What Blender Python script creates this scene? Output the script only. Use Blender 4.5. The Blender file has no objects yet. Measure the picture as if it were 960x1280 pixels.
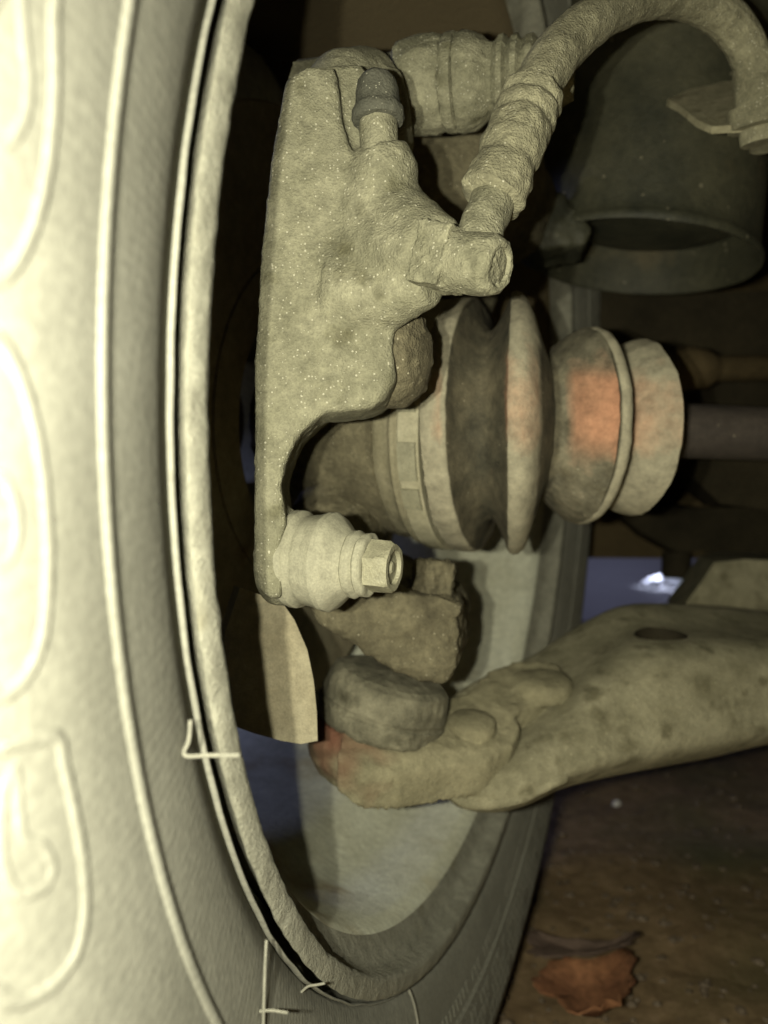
import bpy, bmesh, math, random
from mathutils import Vector, Matrix, noise
from mathutils.bvhtree import BVHTree

random.seed(7)
S = bpy.context.scene
COL = S.collection
R = math.radians

# ------------------------------------------------------------------ camera
F = 985.0            # focal length in pixels of the 960 x 1280 photograph
H = 0.268            # height of the lens above the ground
cam_d = bpy.data.cameras.new("camera")
cam_d.sensor_fit = 'VERTICAL'
cam_d.sensor_height = 36.0
cam_d.lens = F / 1280 * 36.0
cam_d.clip_start = 0.005
cam_d.clip_end = 200
cam_d.dof.use_dof = True
cam_d.dof.focus_distance = 0.222
cam_d.dof.aperture_fstop = 11.0
cam = bpy.data.objects.new("camera", cam_d)
cam.location = (0, 0, H)
cam.rotation_euler = (R(90), 0, 0)
COL.objects.link(cam)
S.camera = cam

# ------------------------------------------------------------------ world and lamps
world = bpy.data.worlds.new("World")
S.world = world
world.use_nodes = True
bg = world.node_tree.nodes["Background"]
bg.inputs[0].default_value = (0.50, 0.52, 0.62, 1)
bg.inputs[1].default_value = 0.024

def lamp(name, kind, loc, energy, col, size=0.002, target=None, spot=None, blend=0.6):
    d = bpy.data.lights.new(name, kind)
    d.energy = energy
    d.color = col
    if kind == 'AREA':
        d.size = size
    else:
        d.shadow_soft_size = size
    if spot:
        d.spot_size = spot
        d.spot_blend = blend
    o = bpy.data.objects.new(name, d)
    o.location = loc
    if target is not None:
        o.rotation_euler = (Vector(target) - Vector(loc)).to_track_quat('-Z', 'Y').to_euler()
    COL.objects.link(o)
    return o

# the two diodes of the phone's flash, beside the lens
lamp("phone_flash", 'POINT', (-0.0310, -0.004, H + 0.001), 3.0, (1.0, 0.96, 0.80), 0.0016)
lamp("phone_flash", 'POINT', (-0.0185, -0.004, H + 0.001), 3.0, (1.0, 0.96, 0.80), 0.0016)
# added unseen cool spots standing in for bluish daylight beyond the car
lamp("added_cool_spot", 'SPOT', (1.25, 3.3, 1.9), 1500, (0.70, 0.76, 1.0), 0.05, (1.005, 2.75, 0.02), R(6.0), 0.5)
lamp("added_cool_spot", 'SPOT', (2.2, 8.0, 3.0), 90, (0.62, 0.64, 1.0), 0.2, (1.6, 5.5, 0), R(110), 0.9)
lamp("added_cool_spot", 'SPOT', (-1.33, 0.95, 0.95), 26, (0.45, 0.50, 1.0), 0.15, (-0.1, 0.42, 0.15), R(50), 0.9)

S.view_settings.view_transform = 'Standard'
S.view_settings.look = 'None'
S.view_settings.exposure = 0.0
S.view_settings.gamma = 1.0
S.view_settings.use_curve_mapping = False

# ------------------------------------------------------------------ places
def P(px, py, d):
    return Vector(((px - 480) / F * d, d, H - (py - 640) / F * d))

WA, WB = 0.3822, 0.0582
C = Vector((0.0478, 0.3471, H + 0.0373))           # centre of the wheel's inner flange circle
N = Vector((math.cos(WA) * math.cos(WB), -math.sin(WA) * math.cos(WB), -math.sin(WB)))  # wheel axis, inboard
U = Vector((math.sin(WA), math.cos(WA), 0)).normalized()     # in the wheel plane, away from the lens
V = U.cross(N) * -1
if V.z < 0: V = -V
def Wp(t, r, th):
    return C + N * t + (U * math.cos(th) + V * math.sin(th)) * r
def on_axis(px):
    k = (px - 480) / F
    t = (k * C.y - C.x) / (N.x - k * N.y)
    return t
WHEEL_M = Matrix(((N.x, U.x, V.x, C.x), (N.y, U.y, V.y, C.y), (N.z, U.z, V.z, C.z), (0, 0, 0, 1)))

# ------------------------------------------------------------------ materials
def mat_new(name):
    m = bpy.data.materials.new(name)
    m.use_nodes = True
    nt = m.node_tree
    nt.nodes.clear()
    out = nt.nodes.new('ShaderNodeOutputMaterial')
    b = nt.nodes.new('ShaderNodeBsdfPrincipled')
    nt.links.new(b.outputs[0], out.inputs[0])
    return m, nt, b

def dusty(name, c1, c2, rough=0.85, blotch=45, speck=0.0, speck_col=(0.75, 0.72, 0.55), speck_scale=520,
          grain=1500, bump=0.25, bump_d=0.0008, third=None, third_amt=0.5, third_scale=25, spec=0.25, stretch=None, crust=0.16):
    m, nt, b = mat_new(name)
    nd, lk = nt.nodes.new, nt.links.new
    tc = nd('ShaderNodeTexCoord')
    src = tc.outputs['Object']
    if stretch:
        mp = nd('ShaderNodeMapping'); mp.inputs['Scale'].default_value = stretch
        lk(src, mp.inputs[0]); src2 = mp.outputs[0]
    else:
        src2 = src
    n1 = nd('ShaderNodeTexNoise'); n1.inputs['Scale'].default_value = blotch
    n1.inputs['Detail'].default_value = 6; n1.inputs['Roughness'].default_value = 0.65
    lk(src2, n1.inputs['Vector'])
    r1 = nd('ShaderNodeValToRGB')
    r1.color_ramp.elements[0].position = 0.33; r1.color_ramp.elements[0].color = (*c1, 1)
    r1.color_ramp.elements[1].position = 0.67; r1.color_ramp.elements[1].color = (*c2, 1)
    lk(n1.outputs['Fac'], r1.inputs[0])
    col = r1.outputs[0]
    if third:
        n3 = nd('ShaderNodeTexNoise'); n3.inputs['Scale'].default_value = third_scale; n3.inputs['Detail'].default_value = 4
        lk(src, n3.inputs['Vector'])
        r3 = nd('ShaderNodeValToRGB')
        r3.color_ramp.elements[0].position = 0.72 - 0.3 * third_amt; r3.color_ramp.elements[0].color = (0, 0, 0, 1)
        r3.color_ramp.elements[1].position = 0.85 - 0.3 * third_amt; r3.color_ramp.elements[1].color = (1, 1, 1, 1)
        lk(n3.outputs['Fac'], r3.inputs[0])
        mx = nd('ShaderNodeMix'); mx.data_type = 'RGBA'
        lk(r3.outputs[0], mx.inputs['Factor']); lk(col, mx.inputs['A'])
        mx.inputs['B'].default_value = (*third, 1)
        col = mx.outputs['Result']
    # fine grain
    n2 = nd('ShaderNodeTexNoise'); n2.inputs['Scale'].default_value = grain
    n2.inputs['Detail'].default_value = 3
    lk(src, n2.inputs['Vector'])
    mr = nd('ShaderNodeMapRange'); mr.inputs['To Min'].default_value = 0.84; mr.inputs['To Max'].default_value = 1.16
    mr.inputs['From Min'].default_value = 0.25; mr.inputs['From Max'].default_value = 0.75
    lk(n2.outputs['Fac'], mr.inputs['Value'])
    mg = nd('ShaderNodeMix'); mg.data_type = 'RGBA'; mg.blend_type = 'MULTIPLY'; mg.inputs['Factor'].default_value = 1
    lk(col, mg.inputs['A']); lk(mr.outputs[0], mg.inputs['B'])
    col = mg.outputs['Result']
    n5 = nd('ShaderNodeTexNoise'); n5.inputs['Scale'].default_value = 260; n5.inputs['Detail'].default_value = 5; n5.inputs['Roughness'].default_value = 0.7
    lk(src, n5.inputs['Vector'])
    m5 = nd('ShaderNodeMapRange'); m5.inputs['From Min'].default_value = 0.32; m5.inputs['From Max'].default_value = 0.68
    m5.inputs['To Min'].default_value = 1 - crust; m5.inputs['To Max'].default_value = 1 + crust
    lk(n5.outputs['Fac'], m5.inputs['Value'])
    mc = nd('ShaderNodeMix'); mc.data_type = 'RGBA'; mc.blend_type = 'MULTIPLY'; mc.inputs['Factor'].default_value = 1
    lk(col, mc.inputs['A']); lk(m5.outputs[0], mc.inputs['B'])
    col = mc.outputs['Result']
    if speck > 0:
        vo = nd('ShaderNodeTexVoronoi'); vo.inputs['Scale'].default_value = speck_scale
        vo.inputs['Randomness'].default_value = 1.0
        lk(src, vo.inputs['Vector'])
        sv = nd('ShaderNodeSeparateColor'); lk(vo.outputs['Color'], sv.inputs[0])
        # speck size is different in every cell, many cells have none
        ms = nd('ShaderNodeMath'); ms.operation = 'MULTIPLY_ADD'
        ms.inputs[1].default_value = 0.55; ms.inputs[2].default_value = -0.55 * (1 - speck)
        lk(sv.outputs[0], ms.inputs[0])
        lt = nd('ShaderNodeMath'); lt.operation = 'LESS_THAN'
        lk(vo.outputs['Distance'], lt.inputs[0]); lk(ms.outputs[0], lt.inputs[1])
        mm = nd('ShaderNodeMix'); mm.data_type = 'RGBA'
        sm = nd('ShaderNodeMath'); sm.operation = 'MULTIPLY'; sm.inputs[1].default_value = 0.6
        lk(lt.outputs[0], sm.inputs[0])
        lk(sm.outputs[0], mm.inputs['Factor']); lk(col, mm.inputs['A']); mm.inputs['B'].default_value = (*speck_col, 1)
        col = mm.outputs['Result']
    lk(col, b.inputs['Base Color'])
    b.inputs['Roughness'].default_value = rough
    b.inputs['Specular IOR Level'].default_value = spec
    if bump > 0:
        ad = nd('ShaderNodeMath'); ad.operation = 'MULTIPLY_ADD'; ad.inputs[1].default_value = 1.6
        lk(n5.outputs['Fac'], ad.inputs[0]); lk(n2.outputs['Fac'], ad.inputs[2])
        bp = nd('ShaderNodeBump'); bp.inputs['Strength'].default_value = bump; bp.inputs['Distance'].default_value = bump_d
        lk(ad.outputs[0], bp.inputs['Height']); lk(bp.outputs[0], b.inputs['Normal'])
    return m

M = {}
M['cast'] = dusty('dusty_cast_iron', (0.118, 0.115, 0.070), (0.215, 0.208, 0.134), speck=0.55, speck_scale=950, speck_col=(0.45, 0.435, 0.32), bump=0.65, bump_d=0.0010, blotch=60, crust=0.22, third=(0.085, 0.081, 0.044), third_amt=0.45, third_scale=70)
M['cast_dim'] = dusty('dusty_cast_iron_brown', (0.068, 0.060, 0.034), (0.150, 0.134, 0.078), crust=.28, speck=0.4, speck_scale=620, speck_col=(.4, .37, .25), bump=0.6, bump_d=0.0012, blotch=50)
M['boot_pale'] = dusty('dusty_pale_rubber', (0.195, 0.19, 0.128), (0.26, 0.252, 0.175), speck=0.12, speck_scale=400, bump=0.25, bump_d=0.0005, grain=1500, blotch=35)
M['cap'] = dusty('black_rubber_cap', (0.055, 0.056, 0.040), (0.085, 0.084, 0.060), speck=0.5, speck_scale=1100, speck_col=(.35, .34, .25), bump=0.5, bump_d=0.0008)
M['hose'] = dusty('dusty_hose_rubber', (0.125, 0.119, 0.072), (0.225, 0.215, 0.134), speck=0.55, speck_scale=950, speck_col=(0.45, 0.435, 0.32), crust=0.28, bump=0.7, bump_d=0.0010)
M['shaft'] = dusty('dark_shaft_paint', (0.030, 0.026, 0.022), (0.055, 0.046, 0.036), rough=0.6, speck=0.25, speck_scale=260, speck_col=(0.2, .18, .12), bump=0.2, stretch=(0.2, 1, 1))
M['cv'] = dusty('dusty_joint_steel', (0.15, 0.138, 0.08), (0.235, 0.215, 0.135), speck=0.10, speck_scale=300, bump=0.5, bump_d=0.001, blotch=40)
M['clamp'] = dusty('dusty_clamp_band', (0.24, 0.225, 0.14), (0.32, 0.30, 0.20), rough=0.65, bump=0.25, blotch=60)
M['arm'] = dusty('dusty_arm_paint', (0.150, 0.140, 0.082), (0.255, 0.238, 0.148), speck=0.3, speck_scale=420, speck_col=(.40, .37, .23), crust=.15, bump=0.55, bump_d=0.0010, blotch=55, third=(0.120, 0.110, 0.062), third_amt=0.55, third_scale=95)
M['rim'] = dusty('dusty_rim_paint', (0.155, 0.152, 0.110), (0.245, 0.242, 0.180), speck=0.12, speck_scale=420, bump=0.55, bump_d=0.0009, blotch=90, third=(0.15, 0.14, 0.085), third_amt=0.35, third_scale=40)
M['tyre'] = dusty('dusty_tyre_rubber', (0.150, 0.149, 0.113), (0.205, 0.204, 0.158), crust=0.06, bump=0.2, bump_d=0.0006, blotch=16, grain=700, speck=0.04, speck_scale=350)
M['strut'] = dusty('black_strut_paint', (0.020, 0.022, 0.014), (0.06, 0.058, 0.034), rough=0.55, speck=0.38, speck_scale=190, speck_col=(0.17, 0.155, 0.10), bump=0.4, bump_d=0.001, blotch=22, third=(0.085, 0.07, 0.035), third_amt=0.35, third_scale=16)
M['under'] = dusty('grimy_underbody', (0.014, 0.012, 0.007), (0.04, 0.033, 0.018), bump=0.4, blotch=12, spec=0.1)
M['liner'] = dusty('grimy_liner_plastic', (0.045, 0.034, 0.016), (0.10, 0.075, 0.036), bump=0.4, blotch=10, spec=0.1)
M['disc'] = dusty('rusty_brake_iron', (0.20, 0.175, 0.105), (0.29, 0.265, 0.17), bump=0.2, blotch=40, third=(0.12, 0.06, 0.03), third_amt=0.2)
M['pale_bolt'] = dusty('dusty_bolt_steel', (0.165, 0.158, 0.10), (0.235, 0.226, 0.147), rough=0.6, speck=0.2, speck_scale=450, bump=0.4, bump_d=0.0008)
M['whisker'] = dusty('whisker_rubber', (0.15, 0.147, 0.11), (0.20, 0.197, 0.15), bump=0)
M['dust_pale'] = dusty('pale_ball_joint_boot', (0.07, 0.066, 0.041), (0.20, 0.188, 0.122), bump=0.6, bump_d=0.0012, blotch=70, third=(0.04, 0.037, 0.02), third_amt=0.5, third_scale=60)
M['leaf'] = dusty('dry_orange_leaf', (0.17, 0.075, 0.035), (0.34, 0.16, 0.07), crust=.3, bump=0.6, bump_d=0.002, blotch=40)
M['leaf2'] = dusty('withered_grey_leaf', (0.10, 0.07, 0.05), (0.17, 0.12, 0.085), bump=0.6, bump_d=0.002, blotch=40)
M['stone'] = dusty('grit_stone', (0.08, 0.06, 0.035), (0.19, 0.15, 0.10), bump=0.4, blotch=60)
M['stone_pale'] = dusty('pale_pebble', (0.55, 0.52, 0.44), (0.7, 0.68, 0.6), bump=0.2)

def boot_material():
    # dark rubber bellows, dusty on the ridges, with rubbed orange-red clay where the folds touch
    m = dusty('bellows_rubber', (0.04, 0.038, 0.024), (0.105, 0.092, 0.055), speck=0.3, speck_scale=300, speck_col=(.35, .32, .22), bump=0.5, bump_d=0.0008, blotch=60)
    nt = m.node_tree; nd, lk = nt.nodes.new, nt.links.new
    b = [n for n in nt.nodes if n.type == 'BSDF_PRINCIPLED'][0]
    base = b.inputs['Base Color'].links[0].from_socket
    at = nd('ShaderNodeAttribute'); at.attribute_name = 'wear_shade'
    sp = nd('ShaderNodeSeparateColor'); lk(at.outputs['Color'], sp.inputs[0])
    tc = nd('ShaderNodeTexCoord')
    nz = nd('ShaderNodeTexNoise'); nz.inputs['Scale'].default_value = 110; nz.inputs['Detail'].default_value = 9; nz.inputs['Roughness'].default_value = 0.7
    lk(tc.outputs['Object'], nz.inputs['Vector'])
    def mixin(base, sock, col, lo, hi):
        a = nd('ShaderNodeMath'); a.operation = 'MULTIPLY_ADD'; a.inputs[1].default_value = 0.9; lk(nz.outputs['Fac'], a.inputs[0]); lk(sock, a.inputs[2])
        r = nd('ShaderNodeMapRange'); r.inputs['From Min'].default_value = lo; r.inputs['From Max'].default_value = hi
        lk(a.outputs[0], r.inputs['Value'])
        mx = nd('ShaderNodeMix'); mx.data_type = 'RGBA'
        lk(r.outputs[0], mx.inputs['Factor']); lk(base, mx.inputs['A']); mx.inputs['B'].default_value = (*col, 1)
        return mx.outputs['Result']
    base = mixin(base, sp.outputs[0], (0.27, 0.25, 0.168), 0.70, 1.25)
    base = mixin(base, sp.outputs[1], (0.42, 0.20, 0.108), 0.60, 1.75)
    n9 = nd('ShaderNodeTexNoise'); n9.inputs['Scale'].default_value = 190; n9.inputs['Detail'].default_value = 8; n9.inputs['Roughness'].default_value = .72
    lk(tc.outputs['Object'], n9.inputs['Vector'])
    r9 = nd('ShaderNodeMapRange'); r9.inputs['From Min'].default_value = .3; r9.inputs['From Max'].default_value = .7
    r9.inputs['To Min'].default_value = .62; r9.inputs['To Max'].default_value = 1.28; lk(n9.outputs['Fac'], r9.inputs['Value'])
    m9 = nd('ShaderNodeMix'); m9.data_type = 'RGBA'; m9.blend_type = 'MULTIPLY'; m9.inputs['Factor'].default_value = 1
    lk(base, m9.inputs['A']); lk(r9.outputs[0], m9.inputs['B']); base = m9.outputs['Result']
    lk(base, b.inputs['Base Color'])
    return m
M['bellows'] = boot_material()

def tyre_cords(m):
    # fine radial cord lines moulded in the rubber, as relief only
    nt = m.node_tree; nd, lk = nt.nodes.new, nt.links.new
    b = [n for n in nt.nodes if n.type == 'BSDF_PRINCIPLED'][0]
    old = b.inputs['Normal'].links[0].from_socket
    tc = nd('ShaderNodeTexCoord')
    sb = nd('ShaderNodeVectorMath'); sb.operation = 'SUBTRACT'; sb.inputs[1].default_value = (0, 0, C.z); lk(tc.outputs['Object'], sb.inputs[0])
    du = nd('ShaderNodeVectorMath'); du.operation = 'DOT_PRODUCT'; du.inputs[1].default_value = U; lk(sb.outputs[0], du.inputs[0])
    dv = nd('ShaderNodeVectorMath'); dv.operation = 'DOT_PRODUCT'; dv.inputs[1].default_value = V; lk(sb.outputs[0], dv.inputs[0])
    at = nd('ShaderNodeMath'); at.operation = 'ARCTAN2'; lk(dv.outputs['Value'], at.inputs[0]); lk(du.outputs['Value'], at.inputs[1])
    mu = nd('ShaderNodeMath'); mu.operation = 'MULTIPLY'; mu.inputs[1].default_value = 640; lk(at.outputs[0], mu.inputs[0])
    sn = nd('ShaderNodeMath'); sn.operation = 'SINE'; lk(mu.outputs[0], sn.inputs[0])
    bp = nd('ShaderNodeBump'); bp.inputs['Strength'].default_value = 0.10; bp.inputs['Distance'].default_value = 0.00012
    lk(sn.outputs[0], bp.inputs['Height']); lk(old, bp.inputs['Normal']); lk(bp.outputs[0], b.inputs['Normal'])
tyre_cords(M['tyre'])

def bore_material():
    # dusty paint; brown dirt and the upper bore's dimmer light put into the colour
    m = dusty('dusty_rim_bore', (0.40, 0.395, 0.275), (0.56, 0.575, 0.44), bump=0.4, bump_d=0.001, blotch=14, third=(0.33, 0.29, 0.18), third_amt=0.45, third_scale=22)
    nt = m.node_tree; nd, lk = nt.nodes.new, nt.links.new
    b = [n for n in nt.nodes if n.type == 'BSDF_PRINCIPLED'][0]
    base = b.inputs['Base Color'].links[0].from_socket
    at = nd('ShaderNodeAttribute'); at.attribute_name = 'wear_shade'
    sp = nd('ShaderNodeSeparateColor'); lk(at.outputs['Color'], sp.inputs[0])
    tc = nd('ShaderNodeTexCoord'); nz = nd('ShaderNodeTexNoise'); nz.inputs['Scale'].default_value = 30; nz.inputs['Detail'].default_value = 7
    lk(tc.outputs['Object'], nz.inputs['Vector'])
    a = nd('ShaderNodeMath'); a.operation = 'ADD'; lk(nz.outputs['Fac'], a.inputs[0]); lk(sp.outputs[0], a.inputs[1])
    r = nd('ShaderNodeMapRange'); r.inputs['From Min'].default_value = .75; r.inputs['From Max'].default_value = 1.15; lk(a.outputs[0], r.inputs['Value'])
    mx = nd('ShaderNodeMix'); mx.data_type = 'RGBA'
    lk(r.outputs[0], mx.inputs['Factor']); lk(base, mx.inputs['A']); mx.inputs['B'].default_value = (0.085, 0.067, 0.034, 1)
    lk(mx.outputs['Result'], b.inputs['Base Color'])
    return m
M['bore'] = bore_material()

def joint_material():
    m = dusty('ball_joint_iron', (0.135, 0.124, 0.070), (0.235, 0.216, 0.128), speck=0.12, speck_scale=300, bump=0.5, bump_d=0.0012, blotch=40)
    nt = m.node_tree; nd, lk = nt.nodes.new, nt.links.new
    b = [n for n in nt.nodes if n.type == 'BSDF_PRINCIPLED'][0]
    base = b.inputs['Base Color'].links[0].from_socket
    at = nd('ShaderNodeAttribute'); at.attribute_name = 'wear_shade'
    sp = nd('ShaderNodeSeparateColor'); lk(at.outputs['Color'], sp.inputs[0])
    mx = nd('ShaderNodeMix'); mx.data_type = 'RGBA'
    lk(sp.outputs[0], mx.inputs['Factor']); lk(base, mx.inputs['A']); mx.inputs['B'].default_value = (0.13, 0.050, 0.028, 1)
    lk(mx.outputs['Result'], b.inputs['Base Color'])
    return m
M['joint'] = joint_material()

def ground_material():
    m, nt, b = mat_new('damp_brown_ground')
    nd, lk = nt.nodes.new, nt.links.new
    tc = nd('ShaderNodeTexCoord')
    n1 = nd('ShaderNodeTexNoise'); n1.inputs['Scale'].default_value = 70; n1.inputs['Detail'].default_value = 10; n1.inputs['Roughness'].default_value = 0.75
    lk(tc.outputs['Object'], n1.inputs['Vector'])
    r1 = nd('ShaderNodeValToRGB'); e = r1.color_ramp.elements
    e[0].position = 0.3; e[0].color = (0.15, 0.100, 0.052, 1)
    e[1].position = 0.72; e[1].color = (0.42, 0.30, 0.175, 1)
    x = e.new(0.52); x.color = (0.26, 0.185, 0.095, 1)
    lk(n1.outputs['Fac'], r1.inputs[0])
    n4 = nd('ShaderNodeTexNoise'); n4.inputs['Scale'].default_value = 5; lk(tc.outputs['Object'], n4.inputs['Vector'])
    r4 = nd('ShaderNodeValToRGB'); r4.color_ramp.elements[0].position = 0.5; r4.color_ramp.elements[1].position = 0.7
    lk(n4.outputs['Fac'], r4.inputs[0])
    mx = nd('ShaderNodeMix'); mx.data_type = 'RGBA'; lk(r4.outputs[0], mx.inputs['Factor'])
    lk(r1.outputs[0], mx.inputs['A']); mx.inputs['B'].default_value = (0.12, 0.115, 0.05, 1)
    lk(mx.outputs['Result'], b.inputs['Base Color'])
    b.inputs['Roughness'].default_value = 0.9
    b.inputs['Specular IOR Level'].default_value = 0.12
    n2 = nd('ShaderNodeTexVoronoi'); n2.inputs['Scale'].default_value = 70; n2.feature = 'SMOOTH_F1'
    lk(tc.outputs['Object'], n2.inputs['Vector'])
    ad = nd('ShaderNodeMath'); ad.operation = 'MULTIPLY_ADD'; ad.inputs[1].default_value = 0.7
    lk(n2.outputs['Distance'], ad.inputs[0]); lk(n1.outputs['Fac'], ad.inputs[2])
    bp = nd('ShaderNodeBump'); bp.inputs['Strength'].default_value = 0.7; bp.inputs['Distance'].default_value = 0.004
    lk(ad.outputs[0], bp.inputs['Height']); lk(bp.outputs[0], b.inputs['Normal'])
    return m
M['ground'] = ground_material()
M['pavement'] = dusty('pale_concrete', (0.20, 0.20, 0.20), (0.30, 0.30, 0.30), rough=0.5, bump=0.3, blotch=3, grain=60, bump_d=0.004)

# ------------------------------------------------------------------ mesh helpers
class MB:
    def __init__(self):
        self.v = []; self.f = []
    def add(self, vs, fs):
        o = len(self.v)
        self.v += [Vector(p) for p in vs]
        self.f += [tuple(i + o for i in f) for f in fs]
        return self
    def rings(self, rings, close_u=True, cap0=True, cap1=True, loop=False):
        n = len(rings[0]); vs = [p for r in rings for p in r]; fs = []
        m = len(rings)
        for i in range(m if loop else m - 1):
            j = (i + 1) % m
            for k in range(n if close_u else n - 1):
                l = (k + 1) % n
                fs.append((i * n + k, i * n + l, j * n + l, j * n + k))
        if cap0 and not loop: fs.append(tuple(range(n - 1, -1, -1)))
        if cap1 and not loop: fs.append(tuple(range((m - 1) * n, m * n)))
        return self.add(vs, fs)
    def revolve(self, prof, org, ax, seg=64, cap=True, loop=False, ref=None, wob=0, key=0):
        ax = Vector(ax).normalized(); org = Vector(org)
        a = ref or (Vector((0, 0, 1)) if abs(ax.z) < 0.9 else Vector((1, 0, 0)))
        a = (a - ax * a.dot(ax)).normalized(); b = ax.cross(a)
        rs = []
        for t, r in prof:
            ring = []
            for k in range(seg):
                th = 2 * math.pi * k / seg
                rr = r
                if wob:
                    rr = r * (1 + wob * noise.noise(Vector((math.cos(th) * 1.7 + key, math.sin(th) * 1.7, t * 90))))
                ring.append(org + ax * t + (a * math.cos(th) + b * math.sin(th)) * rr)
            rs.append(ring)
        return self.rings(rs, cap0=cap, cap1=cap, loop=loop)
    def tube(self, pts, rad, seg=20, cap=True):
        pts = [Vector(p) for p in pts]; rs = []
        nrm = None
        for i, p in enumerate(pts):
            t = (pts[min(i + 1, len(pts) - 1)] - pts[max(i - 1, 0)]).normalized()
            if nrm is None:
                nrm = t.orthogonal().normalized()
            nrm = (nrm - t * nrm.dot(t)).normalized()
            bn = t.cross(nrm)
            r = rad[i] if isinstance(rad, (list, tuple)) else rad
            rs.append([p + (nrm * math.cos(2 * math.pi * k / seg) + bn * math.sin(2 * math.pi * k / seg)) * r for k in range(seg)])
        return self.rings(rs, cap0=cap, cap1=cap)
    def prism(self, pts, vec, taper=1.0):
        pts = [Vector(p) for p in pts]; vec = Vector(vec)
        c = sum(pts, Vector()) / len(pts)
        top = [c + (p - c) * taper + vec for p in pts]
        n = len(pts)
        return self.add(pts + top, [tuple(range(n)), tuple(range(2 * n - 1, n - 1, -1))] + [(i, i + n, (i + 1) % n + n, (i + 1) % n) for i in range(n)])
    def box(self, c, ex, ey, ez):
        c, ex, ey, ez = Vector(c), Vector(ex), Vector(ey), Vector(ez)
        vs = [c + ex * i + ey * j + ez * k for i in (-1, 1) for j in (-1, 1) for k in (-1, 1)]
        return self.add(vs, [(0, 1, 3, 2), (4, 6, 7, 5), (0, 4, 5, 1), (2, 3, 7, 6), (0, 2, 6, 4), (1, 5, 7, 3)])
    def mesh(self, name, sharp=35, fix=True):
        me = bpy.data.meshes.new(name)
        me.from_pydata([tuple(v) for v in self.v], [], self.f)
        if fix:
            bm = bmesh.new(); bm.from_mesh(me)
            bmesh.ops.recalc_face_normals(bm, faces=bm.faces)
            bm.to_mesh(me); bm.free()
        me.shade_smooth()
        if sharp: me.set_sharp_from_angle(angle=R(sharp))
        return me

def catmull(pts, n=8, closed=False):
    pts = [Vector(p) for p in pts]; out = []
    m = len(pts)
    for i in range(m if closed else m - 1):
        if closed:
            p0, p1, p2, p3 = pts[(i - 1) % m], pts[i], pts[(i + 1) % m], pts[(i + 2) % m]
        else:
            p0, p1, p2, p3 = pts[max(i - 1, 0)], pts[i], pts[i + 1], pts[min(i + 2, m - 1)]
        for k in range(n):
            t = k / n
            out.append(0.5 * ((2 * p1) + (p2 - p0) * t + (2 * p0 - 5 * p1 + 4 * p2 - p3) * t * t + (3 * p1 - p0 - 3 * p2 + p3) * t ** 3))
    if not closed: out.append(pts[-1])
    return out

def fuse(mb, voxel=0.0012, smooth=6, name='fused', sharp=None, bevel=0):
    """melt overlapping shapes into one cast-like skin"""
    me = mb.mesh(name, sharp=None)
    o = bpy.data.objects.new(name, me); COL.objects.link(o)
    m = o.modifiers.new('r', 'REMESH'); m.mode = 'VOXEL'; m.voxel_size = voxel; m.use_smooth_shade = True
    if smooth:
        s = o.modifiers.new('s', 'SMOOTH'); s.iterations = smooth; s.factor = 0.5
    dg = bpy.context.evaluated_depsgraph_get(); dg.update()
    res = bpy.data.meshes.new_from_object(o.evaluated_get(dg))
    bpy.data.objects.remove(o); bpy.data.meshes.remove(me)
    res.name = name
    return res

def roughen(me, amp, scale, amp2=0, scale2=0, seed=0):
    """uneven casting and caked dirt"""
    nr = [v.normal.copy() for v in me.vertices]
    off = Vector((seed * 3.1, seed * 1.7, seed))
    for v, n in zip(me.vertices, nr):
        d = amp * noise.noise(v.co * scale + off)
        if amp2:
            q = noise.noise(v.co * scale2 + off)
            d += amp2 * (max(0, q) * 2 if q > 0.1 else q * 0.5)
        v.co += n * d
    me.update()
    return me

def dense(prof, f=0.18):
    out = []
    for (t0, r0), (t1, r1) in zip(prof, prof[1:]):
        out += [(t0, r0), (t0 + (t1 - t0) * f, r0 + (r1 - r0) * f), (t1 - (t1 - t0) * f, r1 - (r1 - r0) * f)]
    return out + [prof[-1]]

def subdiv(me, cuts):
    bm = bmesh.new(); bm.from_mesh(me)
    bmesh.ops.subdivide_edges(bm, edges=bm.edges, cuts=cuts, use_grid_fill=True)
    bm.to_mesh(me); bm.free(); me.shade_smooth()
    return me

def thing(name, loc, label, cat, group=None):
    o = bpy.data.objects.new(name, None)
    o.empty_display_size = 0.02
    COL.objects.link(o); o.location = loc
    o['label'] = label; o['category'] = cat
    if group: o['group'] = group
    return o

def world_loc(o):
    p = Vector(o.location)
    while o.parent:
        o = o.parent; p += Vector(o.location)
    return p

def part(name, me, mat, parent=None, label=None, kind=None):
    """link a mesh given in world coordinates as a child"""
    if isinstance(me, MB): me = me.mesh(name)
    me.name = name
    if mat is not None:
        me.materials.clear(); me.materials.append(M[mat] if isinstance(mat, str) else mat)
    o = bpy.data.objects.new(name, me); COL.objects.link(o)
    if parent is not None:
        me.transform(Matrix.Translation(-world_loc(parent)))
        o.parent = parent
    if label: o['label'] = label
    if kind: o['kind'] = kind
    return o

def solo(name, me, mat, label, cat, loc=None, group=None):
    if isinstance(me, MB): me = me.mesh(name)
    if loc is not None: me.transform(Matrix.Translation(-Vector(loc)))
    o = part(name, me, mat)
    if loc is not None: o.location = loc
    o['label'] = label; o['category'] = cat
    if group: o['group'] = group
    return o

def color_attr(me, fn):
    a = me.color_attributes.new('wear_shade', 'FLOAT_COLOR', 'POINT')
    for i, v in enumerate(me.vertices):
        r, g = fn(v.co)
        a.data[i].color = (r, g, 0, 1)

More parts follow.
